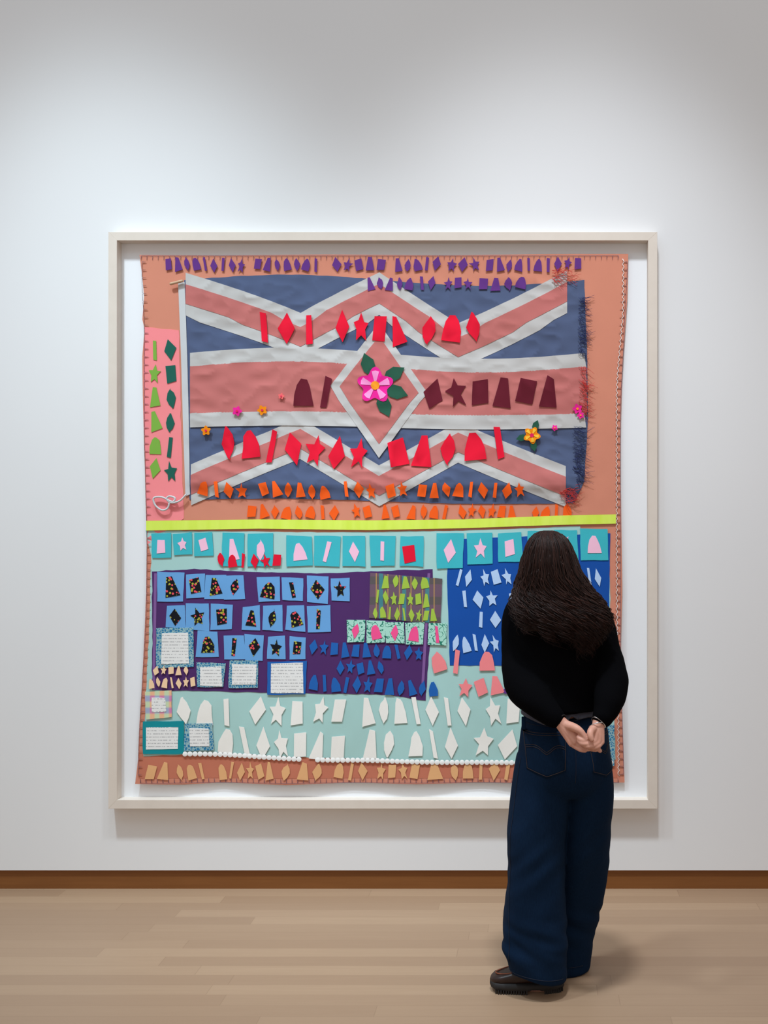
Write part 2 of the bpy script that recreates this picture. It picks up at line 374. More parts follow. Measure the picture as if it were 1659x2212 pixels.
sub(panel, patch('centre_diamond', dens([(820, 728), (905, 843), (820, 960), (735, 843)]), 7, cm('dusty'), cell=0.012, label='dusty red diamond'))
patch('sleeve_strip', [(386, 612), (400, 610), (406, 780), (409, 900), (412, 1068), (402, 1072), (396, 900), (392, 760)], 4, cm('grey'), label='grey webbing strip')
bm = bmesh.new(); a, b = W(369, 613, QD - 0.02), W(393, 607, QD - 0.02); limb(bm, [(*a, 0.006), (*b, 0.006)], 10, 2); o = link('toggle_peg', bm, plain('peg_wood', (196, 164, 134)), None); o.parent = quilt; o.matrix_parent_inverse = Matrix.Translation(-quilt.location)
bm = bmesh.new(); q = [(402, 1068), (388, 1082), (370, 1086), (360, 1078), (366, 1072), (378, 1076), (372, 1084), (350, 1074), (332, 1076), (336, 1092), (350, 1102), (362, 1098), (366, 1086)]
tube(bm, [(*W(x, y, QD - 0.021), 0.0042) for x, y in q], 8, 5); o = link('cord_loop', bm, cm('grey')); o.parent = quilt; o.matrix_parent_inverse = Matrix.Translation(-quilt.location)
# fraying threads down the panel's right edge
def threads(x0, x1, y0, y1, n, key):
    bm = bmesh.new()
    for i in range(n):
        x, y = random.uniform(x0, x1), random.uniform(y0, y1); L = random.uniform(10, 30); a = random.uniform(-.5, 1.3)
        d = QD - 0.016
        tube(bm, [(*W(x, y, d), .0009), (*W(x + L * .5 * math.cos(a), y + L * .5 * math.sin(a) + random.uniform(-4, 4), d - .002), .0008), (*W(x + L * math.cos(a), y + L * math.sin(a), d), .0005)], 4, 3)
    o = link('frayed_threads', bm, cm(key)); sub(panel, o); o['kind'] = 'stuff'
cloth('cloth_navy', (44, 50, 92)); C_['navy'] = (44, 50, 92); C_['brick'] = (196, 60, 56)
threads(1248, 1262, 640, 770, 90, 'navy'); threads(1250, 1266, 790, 900, 70, 'brick'); threads(1236, 1260, 920, 1040, 110, 'navy'); threads(1190, 1240, 580, 610, 50, 'brick'); threads(1205, 1240, 1050, 1085, 60, 'brick')

# rows of cut shapes
runs([(356, 532, 9, 3), (548, 694, 7, 0), (716, 836, 5, 0), (850, 954, 5, 0), (964, 1038, 3, 0), (1048, 1258, 10, -2)], 558, 588, 'violet', 5)
runs([(790, 896, 5, 0), (902, 944, 2, 2), (958, 1022, 3, 0), (1030, 1140, 4, -3)], 599, 628, 'violet', 6)
runs([(548, 694, 3, 4), (722, 880, 4, 10), (904, 1048, 3, -8)], 678, 742, 'red', 8, panel)
runs([(632, 732, 2, 0), (912, 1212, 6, -6)], 816, 882, 'maroon', 8, panel)
runs([(472, 800, 7, 26), (834, 1106, 5, -22)], 934, 1004, 'red', 8, panel)
runs([(430, 538, 4, 6), (560, 716, 6, 6), (736, 816, 3, 4), (832, 884, 2, 0), (900, 1136, 9, 0)], 1042, 1076, 'orange', 8)
runs([(532, 736, 8, 3), (758, 806, 2, 0), (822, 866, 2, 0), (880, 974, 4, 0), (988, 1116, 6, 3), (1146, 1236, 4, -5)], 1090, 1121, 'orange', 4)
for k in range(6):
    sub(strip, piece(None, nextkind(), 335 + random.uniform(-2, 2), 757 + k * 51, 25, 42, cm('lime'), 3, WORDS['lime']))
    sub(strip, piece(None, nextkind(), 370 + random.uniform(-2, 2), 755 + k * 53, 27, 44, cm('forest'), 3, WORDS['forest']))
# lime satin ribbon right across
patch('satin_ribbon', [(318, 1125), (560, 1122), (800, 1124), (1000, 1122), (1200, 1114), (1330, 1111), (1330, 1131), (1200, 1134), (1000, 1141), (800, 1145), (560, 1142), (318, 1146)], 5, M_lime, cell=0.012, label='lime green satin ribbon')

def rect(x0, y0, x1, y1, j=3): r = lambda: random.uniform(-j, j); return [(x0 + r(), y0 + r()), (x1 + r(), y0 + r()), (x1 + r(), y1 + r()), (x0 + r(), y1 + r())]
royal = patch('royal_blue_patch', [(968, 1165), (1318, 1152), (1316, 1300), (1312, 1436), (1100, 1438), (972, 1437), (966, 1260)], 2, cm('royal'), jag=0.5)
purple = patch('purple_patch', [(330, 1234), (420, 1229), (560, 1236), (700, 1238), (860, 1232), (935, 1230), (932, 1340), (926, 1420), (920, 1514), (840, 1500), (700, 1497), (520, 1494), (330, 1490), (331, 1360)], 2, cm('purple'), jag=1)
for x in (335, 924):
    sub(purple, patch('purple_ribbon', [(x, 1238), (x + 6, 1238), (x + (2 if x < 500 else -8), 1490), (x + (-4 if x < 500 else -14), 1490)], 3, cloth('cloth_lilac', (128, 90, 148))))
for x0, x1, y0, y1 in [(330, 371, 1152, 1206), (376, 416, 1152, 1198), (421, 461, 1151, 1201), (481, 528, 1151, 1222), (538, 591, 1153, 1222), (620, 676, 1158, 1223), (680, 736, 1157, 1224), (742, 791, 1158, 1223), (801, 853, 1158, 1222), (864, 917, 1159, 1224),
                       (943, 1001, 1152, 1227), (1009, 1066, 1152, 1218), (1075, 1128, 1150, 1215), (1139, 1188, 1148, 1213), (1196, 1248, 1146, 1211), (1254, 1312, 1141, 1208)]:
    s = patch('turquoise_square', rect(x0, y0, x1, y1, 2), 4, cm('turq'), jag=0.6)
    w_ = x1 - x0; h_ = y1 - y0
    if x0 == 864: piece(s, 'cloth_block', 884, 1196, 32, 46, cm('red'), 5, 'red')
    else: piece(s, nextkind(), (x0 + x1) / 2, (y0 + y1) / 2 + 1, w_ * .5, h_ * .66, cm('rose'), 5, 'pale pink')
runs([(467, 612, 6, 0)], 1195, 1226, 'red', 6)
for x0, x1, y0, y1 in [(344, 399, 1236, 1298), (402, 444, 1239, 1292), (444, 488, 1242, 1291), (488, 530, 1241, 1293), (558, 607, 1247, 1300), (612, 656, 1249, 1297), (664, 711, 1245, 1302), (716, 757, 1248, 1297),
                       (361, 401, 1308, 1356), (404, 453, 1303, 1361), (458, 503, 1305, 1359), (525, 565, 1309, 1360), (571, 610, 1307, 1362), (620, 660, 1308, 1362), (666, 714, 1308, 1366),
                       (427, 474, 1363, 1419), (484, 530, 1371, 1424), (532, 571, 1370, 1425), (579, 617, 1373, 1425), (627, 661, 1375, 1424)]:
    s = patch('light_blue_square', rect(x0, y0, x1, y1, 2.5), 4, cm('sky'), jag=0.4)
    piece(s, nextkind(), (x0 + x1) / 2, (y0 + y1) / 2, (x1 - x0) * .62, (y1 - y0) * .72, M_floral, 5, 'black floral print')
plaid = patch('plaid_patch', [(801, 1237), (956, 1250), (952, 1347), (798, 1334)], 4, M_plaid, jag=0.6)
runs([(824, 928, 5, 4)], 1244, 1272, 'olive', 5, plaid); runs([(808, 930, 7, 8)], 1278, 1308, 'olive', 5, plaid); runs([(804, 944, 9, 8)], 1312, 1340, 'olive', 5, plaid)
for i, x in enumerate((750, 793, 834, 876, 925)):
    s = patch('vine_print_square', rect(x, 1338 + i * 2, x + 40, 1386 + i * 1.5, 2), 5, M_vine, jag=0.5)
    piece(s, nextkind(), x + 20, 1362 + i * 2, 22, 36, cm('hot'), 6, 'hot pink')
runs([(668, 916, 11, 14)], 1388, 1420, 'cobalt', 5); runs([(726, 834, 5, 0)], 1426, 1456, 'cobalt', 5); runs([(668, 948, 12, 14)], 1462, 1498, 'cobalt', 5)
for g, a, b in (([(982, 1022, 2, 0), (1036, 1108, 3, 0), (1130, 1230, 4, 0), (1264, 1300, 2, 0)], 1229, 1266), ([(990, 1078, 3, 0), (1096, 1230, 5, 0), (1276, 1290, 1, 0)], 1276, 1312), ([(1024, 1240, 7, 0)], 1322, 1356), ([(974, 1080, 5, 0), (1090, 1220, 5, 0)], 1370, 1408)):
    runs(g, a, b, 'ice', 4, royal)
runs([(928, 1005, 2, 0), (1032, 1150, 3, 0)], 1402, 1452, 'coral', 5); runs([(988, 1090, 3, -4), (1104, 1180, 2, 0)], 1462, 1504, 'coral', 5)
sub(sea, patch('purple_dot', [(1093 + 6 * math.cos(a), 1492 + 6 * math.sin(a)) for a in [k * .5236 for k in range(12)]], 5, cm('violet')))
runs([(376, 514, 3, 4), (538, 664, 3, 6), (674, 752, 2, 2), (778, 1020, 7, 0), (1046, 1170, 3, -2), (1190, 1300, 3, 0)], 1504, 1566, 'cream', 4, sea, .8)
runs([(470, 750, 7, 12), (784, 860, 2, 0), (880, 994, 3, 0), (1016, 1180, 3, 0)], 1574, 1638, 'cream', 4, sea, .8)
runs([(314, 372, 2, 0), (380, 448, 3, 0), (470, 594, 6, 0), (604, 636, 1, 0), (642, 702, 2, 0), (722, 796, 3, 0), (812, 908, 4, 0), (918, 962, 1, 0), (968, 1110, 5, 0)], 1646, 1684, 'tan', 3)
runs([(332, 412, 5, 0)], 1438, 1458, 'peach', 6); runs([(322, 426, 7, 0)], 1462, 1486, 'peach', 6)
# bordered note patches: a coloured border with a white centre of tiny stitches
for (x0, y0, x1, y1, b, mm, nm) in [(342, 1356, 418, 1442, 9, M_doodle, 'doodle print border'), (428, 1432, 487, 1486, 6, M_doodle, 'doodle print border'), (498, 1427, 562, 1486, 7, M_doodle, 'doodle print border'), (580, 1426, 663, 1500, 6, cm('cobalt'), 'bright blue border'),
                                (316, 1492, 375, 1550, 14, M_check, 'pastel check border'), (310, 1558, 398, 1626, 10, cm('teal'), 'teal border'), (402, 1563, 463, 1618, 9, M_doodle, 'doodle print border'), (1312, 1566, 1328, 1654, 2, M_doodle, 'doodle print border')]:
    s = patch('note_patch', rect(x0, y0, x1, y1, 3), 5, mm, jag=0.6, label=nm)
    if x1 - x0 > 30: sub(s, patch('stitched_centre', rect(x0 + b, y0 + b, x1 - b, y1 - b, 2), 6, M_note, jag=0.4, label='white stitched centre'))
# scalloped trim
for x_0, n_ in ((402, 24), (688, 60)):
  bm = bmesh.new()
  for i in range(n_):
    x = x_0 + i * 10.7; y = 1627 + 14 * sst(402, 760, x) + 5 * sst(760, 1000, x)
    vx, vz = XZ(x, y); r = 0.0115; c = Vector((vx, QD - qd(vx, vz) - 5 * LAYER, vz))
    vs = [bm.verts.new(c + Vector((r * math.cos(a), 0.0, r * math.sin(a)))) for a in [k * math.pi / 5 for k in range(10)]]; cc = bm.verts.new(c + Vector((0, -.003, 0)))
    for k in range(10): bm.faces.new((cc, vs[k], vs[(k + 1) % 10]))
  bmesh.ops.recalc_face_normals(bm, faces=bm.faces)
  o = link('scallop_trim', bm, cm('white')); o.parent = quilt; o.matrix_parent_inverse = Matrix.Translation(-quilt.location); o['label'] = 'white scalloped trim'
# blanket stitch round the edge, white seam down the right side
def stitch(name, pts, lay, r, mat, lab):                # one continuous sewing thread
    A = []
    for x, y in pts: vx, vz = XZ(x, y); A.append((vx, QD - qd(vx, vz) - lay * LAYER, vz, r))
    bm = bmesh.new(); tube(bm, A, 4, 1); o = link(name, bm, mat, label=lab); o.parent = quilt; o.matrix_parent_inverse = Matrix.Translation(-quilt.location)
q1, q2, q3, q4 = [], [], [], []
for i in range(66):
    y = 566 + i * 17
    xl = 308 + 5 * sst(600, 716, y) + (6 * sst(900, 1180, y)) - 18 * sst(1250, 1690, y); q1 += [(xl, y), (xl + 9, y + 1), (xl, y + 2)]
    xr = 1355 - 7 * sst(560, 730, y) - 8 * sst(700, 900, y) + 7 * sst(1400, 1690, y); q2 += [(xr, y), (xr - 11, y + 1), (xr, y + 2)]
for i in range(86):
    x = 306 + i * 12.1; q3 += [(x, 1690), (x, 1680), (x + 1.4, 1690)]; q4 += [(x, 553), (x, 563), (x + 1.4, 553)]
for q in (q1, q2, q3, q4): stitch('edge_stitching', q, 3 if q is q1 else 2, .0009, cloth('cloth_thread', (92, 78, 104)), 'dark blanket stitching')
q = []
for i in range(190):
    y = 560 + i * 5.9; x = 1346 - 14 * sst(640, 860, y) + 4 * sst(1200, 1680, y); q.append((x + (1.6 if i % 2 else -1.6), y))
stitch('seam_stitching', q, 2.4, .0017, cm('white'), 'white seam stitching')
# cloth flowers
def flower(cx, cy, r, key, mid, leaves=0):
    lf = []
    for a in leaves or []:
        q = [(cx + math.cos(a) * r * t - math.sin(a) * s * r, cy + math.sin(a) * r * t + math.cos(a) * s * r) for t, s in ((.5, 0), (.9, .34), (1.35, .36), (1.85, 0), (1.35, -.36), (.9, -.34))]
        lf.append(q)
    pts = []
    for k in range(40):
        a = k / 40 * 2 * math.pi; rr = r * (0.84 + 0.17 * math.cos(5 * a + cx)); pts.append((cx + rr * math.cos(a), cy + rr * math.sin(a)))
    fl = patch('cloth_flower', pts, 11, cloth('petal_' + key, dict(pink=(236, 40, 150), orange=(250, 140, 20), coral=(240, 110, 110))[key], var=.3), cell=0.012)
    for q in lf: sub(fl, patch('leaf', q, 10, cloth('leaf_green', (40, 84, 66)), cell=0.012, label='dark green leaf'))
    for k in range(5):
        a = (k * 2 * math.pi - cx) / 5
        q = [(cx + math.cos(a) * r * t - math.sin(a) * s * r, cy + math.sin(a) * r * t + math.cos(a) * s * r) for t, s in ((.15, .04), (.75, .2), (.8, 0), (.75, -.2), (.15, -.04))]
        if r > 15: sub(fl, patch('petal_mark', q, 12, cloth('petal_light_' + key, (252, 150, 206) if key == 'pink' else (252, 190, 60)), cell=0.05, label='paler petal streak'))
    sub(fl, patch('flower_centre', [(cx + r * .24 * math.cos(a), cy + r * .24 * math.sin(a)) for a in [k * .785 for k in range(8)]], 13, cloth('pollen_' + mid, (250, 150, 40) if mid == 'orange' else (220, 40, 90)), cell=0.05))
flower(812, 834, 40, 'pink', 'orange', (-0.55, 0.3, 1.15, -1.9))
flower(1149, 941, 19, 'orange', 'pink', (1.4, 2.9, -1.2))
for a in ((515, 889, 11, 'pink', 'pink'), (569, 887, 11, 'orange', 'pink'), (448, 931, 11, 'orange', 'pink'), (610, 857, 7, 'coral', 'pink'), (1247, 884, 11, 'pink', 'orange'), (1254, 898, 8, 'pink', 'orange'), (1198, 925, 7, 'pink', 'orange')): flower(*a)

# ------------------------------------------------------------------ the visitor
D0 = 3.595
per = thing('person', 'person in black jumper and wide blue jeans, seen from behind, hands clasped behind back', 'person', (W(1205, 2140, D0).x, D0, 0))
yaw = math.radians(24)                                   # faces the wall, turned a little to the left
Fw = Vector((-math.sin(yaw), math.cos(yaw), 0)); Rt = Vector((math.cos(yaw), math.sin(yaw), 0)); Up = Vector((0, 0, 1))
def R4(px, py, d, r): return (*W(px, py, d), r)
def erings(bm, rows, n=36):                              # rows: (px, py, d, a, b, yawdeg) upright body sections
    rings = []
    for px, py, d, a, b, yw in crom(rows, 4):
        c = W(px, py, d); t = math.radians(yw); r_ = Vector((math.cos(t), math.sin(t), 0)); f_ = Vector((-math.sin(t), math.cos(t), 0))
        ring = []
        for k in range(n):
            s, co = math.sin(2 * math.pi * k / n), math.cos(2 * math.pi * k / n); e = 0.86
            ring.append(c + r_ * a * math.copysign(abs(co) ** e, co) + f_ * b * math.copysign(abs(s) ** e, s))
        rings.append(ring)
    rings_mesh(bm, rings)
# --- body: one continuous skin surface
bm = bmesh.new()
tl = math.radians(22); Hf = (Fw * math.cos(tl) + Up * math.sin(tl)).normalized(); Hu = (Up * math.cos(tl) - Fw * math.sin(tl)).normalized(); Hr = Rt
HC = W(1186, 1210, 3.555); ax = (Hr, Hf, Hu)
ellipsoid(bm, HC + Hu * 0.012, ax, (0.070, 0.088, 0.082)); ellipsoid(bm, HC + Hf * 0.034 - Hu * 0.055, ax, (0.052, 0.052, 0.062))
ellipsoid(bm, HC + Hf * 0.068 - Hu * 0.098, ax, (0.022, 0.018, 0.018))
limb(bm, [(*(HC + Hf * .084 + Hu * .002), .008), (*(HC + Hf * .10 - Hu * .035), .0115)], 10, 2)
for s in (-1, 1):
    ellipsoid(bm, HC + Hf * .082 - Hu * .04 + Hr * s * .011, ax, (.008, .009, .007), 12)
    ellipsoid(bm, HC + Hr * s * .073 - Hu * .02, ax, (.009, .02, .031), 14); ellipsoid(bm, HC + Hf * .062 - Hu * .032 + Hr * s * .034, ax, (.022, .02, .018), 14)
    ellipsoid(bm, HC + Hf * .076 + Hu * .014 + Hr * s * .027, ax, (.022, .010, .007), 12)
for u_ in (0.0, 1.0): ellipsoid(bm, HC + Hf * .083 - Hu * (.067 + .01 * u_), ax, (.021, .009, .0055), 12)
limb(bm, [R4(1190, 1240, 3.575, .052), R4(1198, 1290, 3.605, .053), R4(1204, 1330, 3.605, .06)])
erings(bm, [(1204, 1310, D0, .12, .06, 20), (1204, 1345, D0, .15, .085, 20), (1206, 1410, D0, .13, .095, 22), (1212, 1480, D0, .115, .085, 24), (1216, 1560, D0, .13, .095, 24), (1216, 1620, D0, .135, .10, 24)])
limb(bm, [R4(1175, 1620, 3.585, .08), R4(1168, 1750, 3.56, .065), R4(1160, 1880, 3.55, .05), R4(1160, 1980, 3.555, .046), R4(1165, 2085, 3.565, .034), R4(1185, 2118, 3.56, .034)])
limb(bm, [R4(1258, 1620, 3.60, .08), R4(1262, 1750, 3.61, .065), R4(1262, 1860, 3.63, .05), R4(1240, 1980, 3.66, .046), R4(1226, 2075, 3.68, .034), R4(1222, 2105, 3.68, .034)])
limb(bm, [R4(1178, 2132, 3.56, .03), R4(1120, 2130, 3.56, .026), R4(1084, 2132, 3.56, .018)], 12, 3); limb(bm, [R4(1226, 2110, 3.69, .028), R4(1218, 2092, 3.78, .024), R4(1212, 2076, 3.86, .018)], 12, 3)
LA = [R4(1116, 1330, 3.605, .042), R4(1118, 1410, 3.57, .038), R4(1124, 1478, 3.50, .036), R4(1165, 1520, 3.445, .033), R4(1204, 1553, 3.40, .0245)]
RA = [R4(1292, 1338, 3.615, .042), R4(1308, 1412, 3.58, .038), R4(1320, 1478, 3.50, .036), R4(1312, 1522, 3.44, .031), R4(1294, 1563, 3.395, .0235)]
limb(bm, LA); limb(bm, RA)
HD = 3.375
def hand(wr, mcps, fingers, thumb, wr_r=.022):
    for mx in mcps: limb(bm, [wr, ((wr[0] * .5 + mx[0] * .5), wr[1] * .5 + mx[1] * .5, wr[2] * .5 + mx[2] * .5, .0150), mx], 12, 3)
    for f in fingers: limb(bm, f, 12, 4)
    limb(bm, thumb, 12, 4)
# left hand: palm towards us, fingers running under the other hand
lw = R4(1206, 1555, 3.40, .021)
lm = [R4(1255, 1588, HD + .004, .0105), R4(1249, 1596, HD - .001, .0108), R4(1242, 1603, HD, .0105), R4(1234, 1607, HD + .004, .0098)]
lf = [[R4(1254, 1588, HD + .004, .0098), R4(1272, 1601, HD + .004, .0092), R4(1286, 1613, HD - .004, .0085), R4(1296, 1622, HD - .008, .0072)],
      [R4(1249, 1596, HD, .0100), R4(1264, 1609, HD - .002, .0092), R4(1277, 1617, HD - .010, .0086), R4(1287, 1620, HD - .014, .0072)],
      [R4(1242, 1603, HD + .001, .0096), R4(1255, 1613, HD - .004, .0088), R4(1267, 1618, HD - .013, .0080), R4(1275, 1618, HD - .019, .0070)],
      [R4(1234, 1607, HD + .004, .0088), R4(1244, 1614, HD, .0080), R4(1255, 1620, HD - .006, .0074), R4(1264, 1622, HD - .010, .0062)]]
hand(lw, lm, lf, [R4(1224, 1566, 3.388, .0155), R4(1244, 1573, HD - .013, .0135), R4(1258, 1584, HD - .022, .0105), R4(1266, 1597, HD - .027, .0078)])
# right hand: hanging down, fingers curling left into the left palm
rw = R4(1293, 1562, 3.393, .020)
rm = [R4(1276, 1594, HD - .016, .0105), R4(1285, 1600, HD - .016, .0108), R4(1293, 1603, HD - .012, .0104), R4(1300, 1603, HD - .004, .0096)]
rf = [[R4(1276, 1594, HD - .018, .0098), R4(1264, 1600, HD - .026, .0090), R4(1254, 1598, HD - .026, .0083), R4(1249, 1592, HD - .020, .0070)],
      [R4(1284, 1601, HD - .018, .0100), R4(1269, 1607, HD - .029, .0090), R4(1257, 1606, HD - .029, .0084), R4(1250, 1600, HD - .022, .0070)],
      [R4(1292, 1604, HD - .014, .0096), R4(1279, 1612, HD - .028, .0086), R4(1267, 1612, HD - .030, .0080), R4(1259, 1608, HD - .024, .0068)],
      [R4(1299, 1604, HD - .006, .0086), R4(1292, 1613, HD - .020, .0078), R4(1281, 1616, HD - .026, .0072), R4(1273, 1615, HD - .028, .0060)]]
hand(rw, rm, rf, [R4(1284, 1572, 3.378, .0145), R4(1276, 1580, HD - .024, .0120), R4(1276, 1590, HD - .036, .0098), R4(1279, 1598, HD - .040, .0076)])
m = NT('skin', 0.5, 0.35); p = m.pos(); f = m.noise(p, 45, 3); m.bump(m.noise(p, 700, 2), 0.12, 0.0006)
m.b.inputs['Subsurface Weight'].default_value = 0.12; m.b.inputs['Subsurface Radius'].default_value = (0.01, 0.004, 0.002)
skin = m.col(m.mix(f, lin((196, 138, 118)), lin((222, 168, 148))))
body = link('body', bm, skin, per); fuse(body, 0.0023, 3, 0.5); body['label'] = 'bare hands clasped palm outwards behind the back'
bm = bmesh.new()
for s in (-1, 1): ellipsoid(bm, HC + Hf * .067 - Hu * .004 + Hr * s * .030, ax, (.0125, .0115, .0115), 14)
link('eyes', bm, plain('eye_white', (226, 222, 216), 0.2), per)

# --- jeans
m = NT('dark_denim', 0.9, 0.08); p = m.pos((1, 1, 0.12)); f = m.noise(p, 420, 2); g = m.noise(m.pos((1, 1, 0.5)), 5, 3)
m.bump(f, 0.2, 0.0008); denim = m.col(m.mix(g, m.mix(f, lin((8, 20, 38)), lin((20, 44, 70))), lin((10, 30, 54))))
thread = plain('jean_thread', (72, 58, 54), 0.8)
bm = bmesh.new()
erings(bm, [(1219, 1540, D0 + .005, .145, .108, 22), (1218, 1570, D0, .153, .118, 24), (1218, 1610, D0 - .005, .160, .132, 24), (1219, 1650, D0 - .005, .164, .138, 24), (1220, 1690, D0, .160, .128, 22), (1220, 1712, D0, .13, .10, 20)])
erings(bm, [(1176, 1630, 3.575, .095, .11, 16), (1166, 1720, 3.56, .100, .108, 14), (1158, 1800, 3.55, .100, .104, 12), (1157, 1880, 3.545, .099, .10, 10), (1154, 1940, 3.545, .104, .10, 6), (1152, 2000, 3.545, .111, .10, 4), (1153, 2055, 3.54, .109, .098, 2), (1157, 2090, 3.54, .104, .098, 0), (1159, 2107, 3.54, .101, .098, 0)])
erings(bm, [(1258, 1630, 3.605, .092, .11, 24), (1268, 1720, 3.61, .092, .10, 22), (1264, 1790, 3.62, .090, .094, 20), (1262, 1850, 3.635, .090, .088, 18), (1250, 1940, 3.67, .089, .080, 16), (1230, 2020, 3.70, .087, .076, 14), (1225, 2065, 3.71, .087, .076, 12), (1224, 2090, 3.71, .087, .076, 10)])
jeans = link('jeans', bm, denim, per, label='wide dark blue denim jeans'); fuse(jeans, 0.0065, 7, 0.5)
for v in jeans.data.vertices:                            # the near hem lifts towards the toe
    if v.co.z < .16 and v.co.y < 3.645: v.co.z += min(1, (.16 - v.co.z) / .1) * .15 * max(0, .10 - v.co.x)
def folds(v, n):
    k = 1 - sst(0.0, 1.0, v.z); t = math.atan2(v.y - 3.55, v.x - 0.05)
    d = 0.006 * noise.noise((v.x * 7, v.y * 7, v.z * 1.4)) * (0.5 + k) + 0.003 * noise.noise((v.x * 15, v.y * 15, v.z * 7))
    d *= 1.5
    d += 0.010 * math.exp(-((v.z - 0.17) / 0.08) ** 2) * noise.noise((v.x * 9, v.y * 9, v.z * 26 + v.x * 12))
    d += 0.007 * math.exp(-((v.z - 0.46) / 0.12) ** 2) * noise.noise((v.x * 8 + 5, v.y * 8, v.z * 18 - v.x * 14))
    return d
displace(jeans, folds)
jm = jeans.data; bvh = BVHTree.FromPolygons([v.co.copy() for v in jm.vertices], [tuple(p.vertices) for p in jm.polygons])
# (jeans mesh is in world space: the object sits under the person's empty with an inverse matrix)
def onto(p, dirn, off):
    h = bvh.ray_cast(p - dirn * 0.5, dirn)
    return (h[0] + h[1] * off, h[1]) if h[0] is not None else (p, -dirn)
def surf_line(pts, dirn, off, r, bm, dash=False):
    q = []
    for a, b in zip(pts, pts[1:]):
        n = max(2, int((b - a).length / 0.008))
        q += [onto(a.lerp(b, k / n), dirn, off)[0] for k in range(n)]
    q.append(onto(pts[-1], dirn, off)[0])
    tube(bm, [(*v, r) for v in q], 5, 1)
def jsub(o): o.parent = jeans; o.matrix_parent_inverse = Matrix.Identity(4); return o
def pocket(c, dirn, s):
    """rear patch pocket with its two curved rows of decorative stitching"""
    r_ = Vector((-dirn.y, dirn.x, 0)).normalized() * -1 if False else Vector((dirn.y, -dirn.x, 0)).normalized()
    P = lambda u, v: c + r_ * u * s + Up * v
    out = [(-.07, .0), (.07, .0), (.068, -.10), (.062, -.128), (0, -.152), (-.062, -.128), (-.068, -.10)]
    bm = bmesh.new(); N = 12; g = []
    for i in range(N + 1):
        v = i / N; row = []
        for j in range(N + 1):
            u = -1 + 2 * j / N; hw = .071 - .008 * v; bot = -.130 - .024 * (1 - abs(u)); row.append(bm.verts.new(onto(P(u * hw, bot * v), dirn, 0.0022)[0]))
        g.append(row)
    for i in range(N):
        for j in range(N): bm.faces.new((g[i][j], g[i][j + 1], g[i + 1][j + 1], g[i + 1][j]))
    ed = [e for e in bm.edges if e.is_boundary]; r = bmesh.ops.extrude_edge_only(bm, edges=ed)
    for v in r['geom']:
        if isinstance(v, bmesh.types.BMVert): v.co += dirn * 0.004
    bmesh.ops.recalc_face_normals(bm, faces=bm.faces)
    jsub(link('back_pocket', bm, denim))
    bm = bmesh.new(); e = .0032
    L = lambda q, o=e: surf_line([P(*x) for x in q], dirn, o, .0008, bm)
    L([(-.066, -.006), (.066, -.006)]); L([(-.066, -.013), (.066, -.013)])
    L([(-.066, -.006), (-.060, -.126), (0, -.147), (.060, -.126), (.066, -.006)])
    for dz in (0, -.007):                                # double arc meeting in a point at the middle
        arc = [(-.062 + .062 * t, -.052 + dz + .010 * math.sin(math.pi * min(1, t * 1.25) * .8) - .022 * t ** 2.2) for t in [k / 10 for k in range(11)]]
        L(arc); L([(-x, z) for x, z in arc])
    jsub(link('pocket_stitching', bm, thread, label='tan pocket stitching'))
dl = Vector((-math.sin(math.radians(8)), math.cos(math.radians(8)), 0)); dr = Vector((-math.sin(math.radians(52)), math.cos(math.radians(52)), 0))
pocket(W(1180, 1581, D0 - .13), dl, 1.0); pocket(W(1307, 1582, D0 - .07), dr, 1.0)
bm = bmesh.new(); dcen = Vector((-math.sin(yaw), math.cos(yaw), 0))
surf_line([W(1249, 1545, 3.46), W(1249, 1600, 3.45), W(1246, 1660, 3.45), W(1240, 1690, 3.47)], dcen, .0015, .0009, bm)
surf_line([W(1128, 1564, 3.5), W(1200, 1572, 3.46), W(1249, 1580, 3.46)], dl, .0015, .0008, bm)
for k in (0,):                                           # side seam and hem rows
    surf_line([W(1117, 1640, 3.5), W(1106, 1800, 3.5), W(1106, 1960, 3.5), W(1112, 2070, 3.5)], Vector((.5, .86, 0)), .0012, .0009, bm)
surf_line([W(x, 2104 + .12 * (x - 1104), 3.46) for x in range(1104, 1218, 8)], Vector((0, 1, 0)), .0012, .0009, bm)
surf_line([W(x, 2098, 3.6) for x in range(1228, 1268, 8)], Vector((0, 1, 0)), .0012, .0009, bm)
jsub(link('seam_stitching', bm, plain('dull_thread', (30, 34, 48), 0.8), label='seam stitching'))
for px, py in ((1238, 1556), (1131, 1562)):
    a, n_ = onto(W(px, py, 3.46), dl, .004); bm = bmesh.new(); box(bm, a - Vector((.007, .003, .022)), a + Vector((.007, .003, .022)), .002); jsub(link('belt_loop', bm, denim))

# --- grey shirt tail below the jumper
shirt_m = cloth('grey_shirt', (78, 80, 92), 0.85)
bm = bmesh.new()
erings(bm, [(1217, 1480, D0, .13, .10, 22), (1218, 1526, D0, .147, .110, 22), (1218, 1540, D0, .153, .118, 22), (1218, 1545, D0, .155, .120, 22)])
sh = link('shirt_tail', bm, shirt_m, per, label='grey shirt tail'); fuse(sh, 0.006, 3)
zc = W(0, 1536, 3.47).z
for v in sh.data.vertices:
    if v.co.z < zc: v.co.z += -.012 * math.sin(v.co.x * 26) - .004 + .02 * math.exp(-((v.co.x - .118) / .015) ** 2)
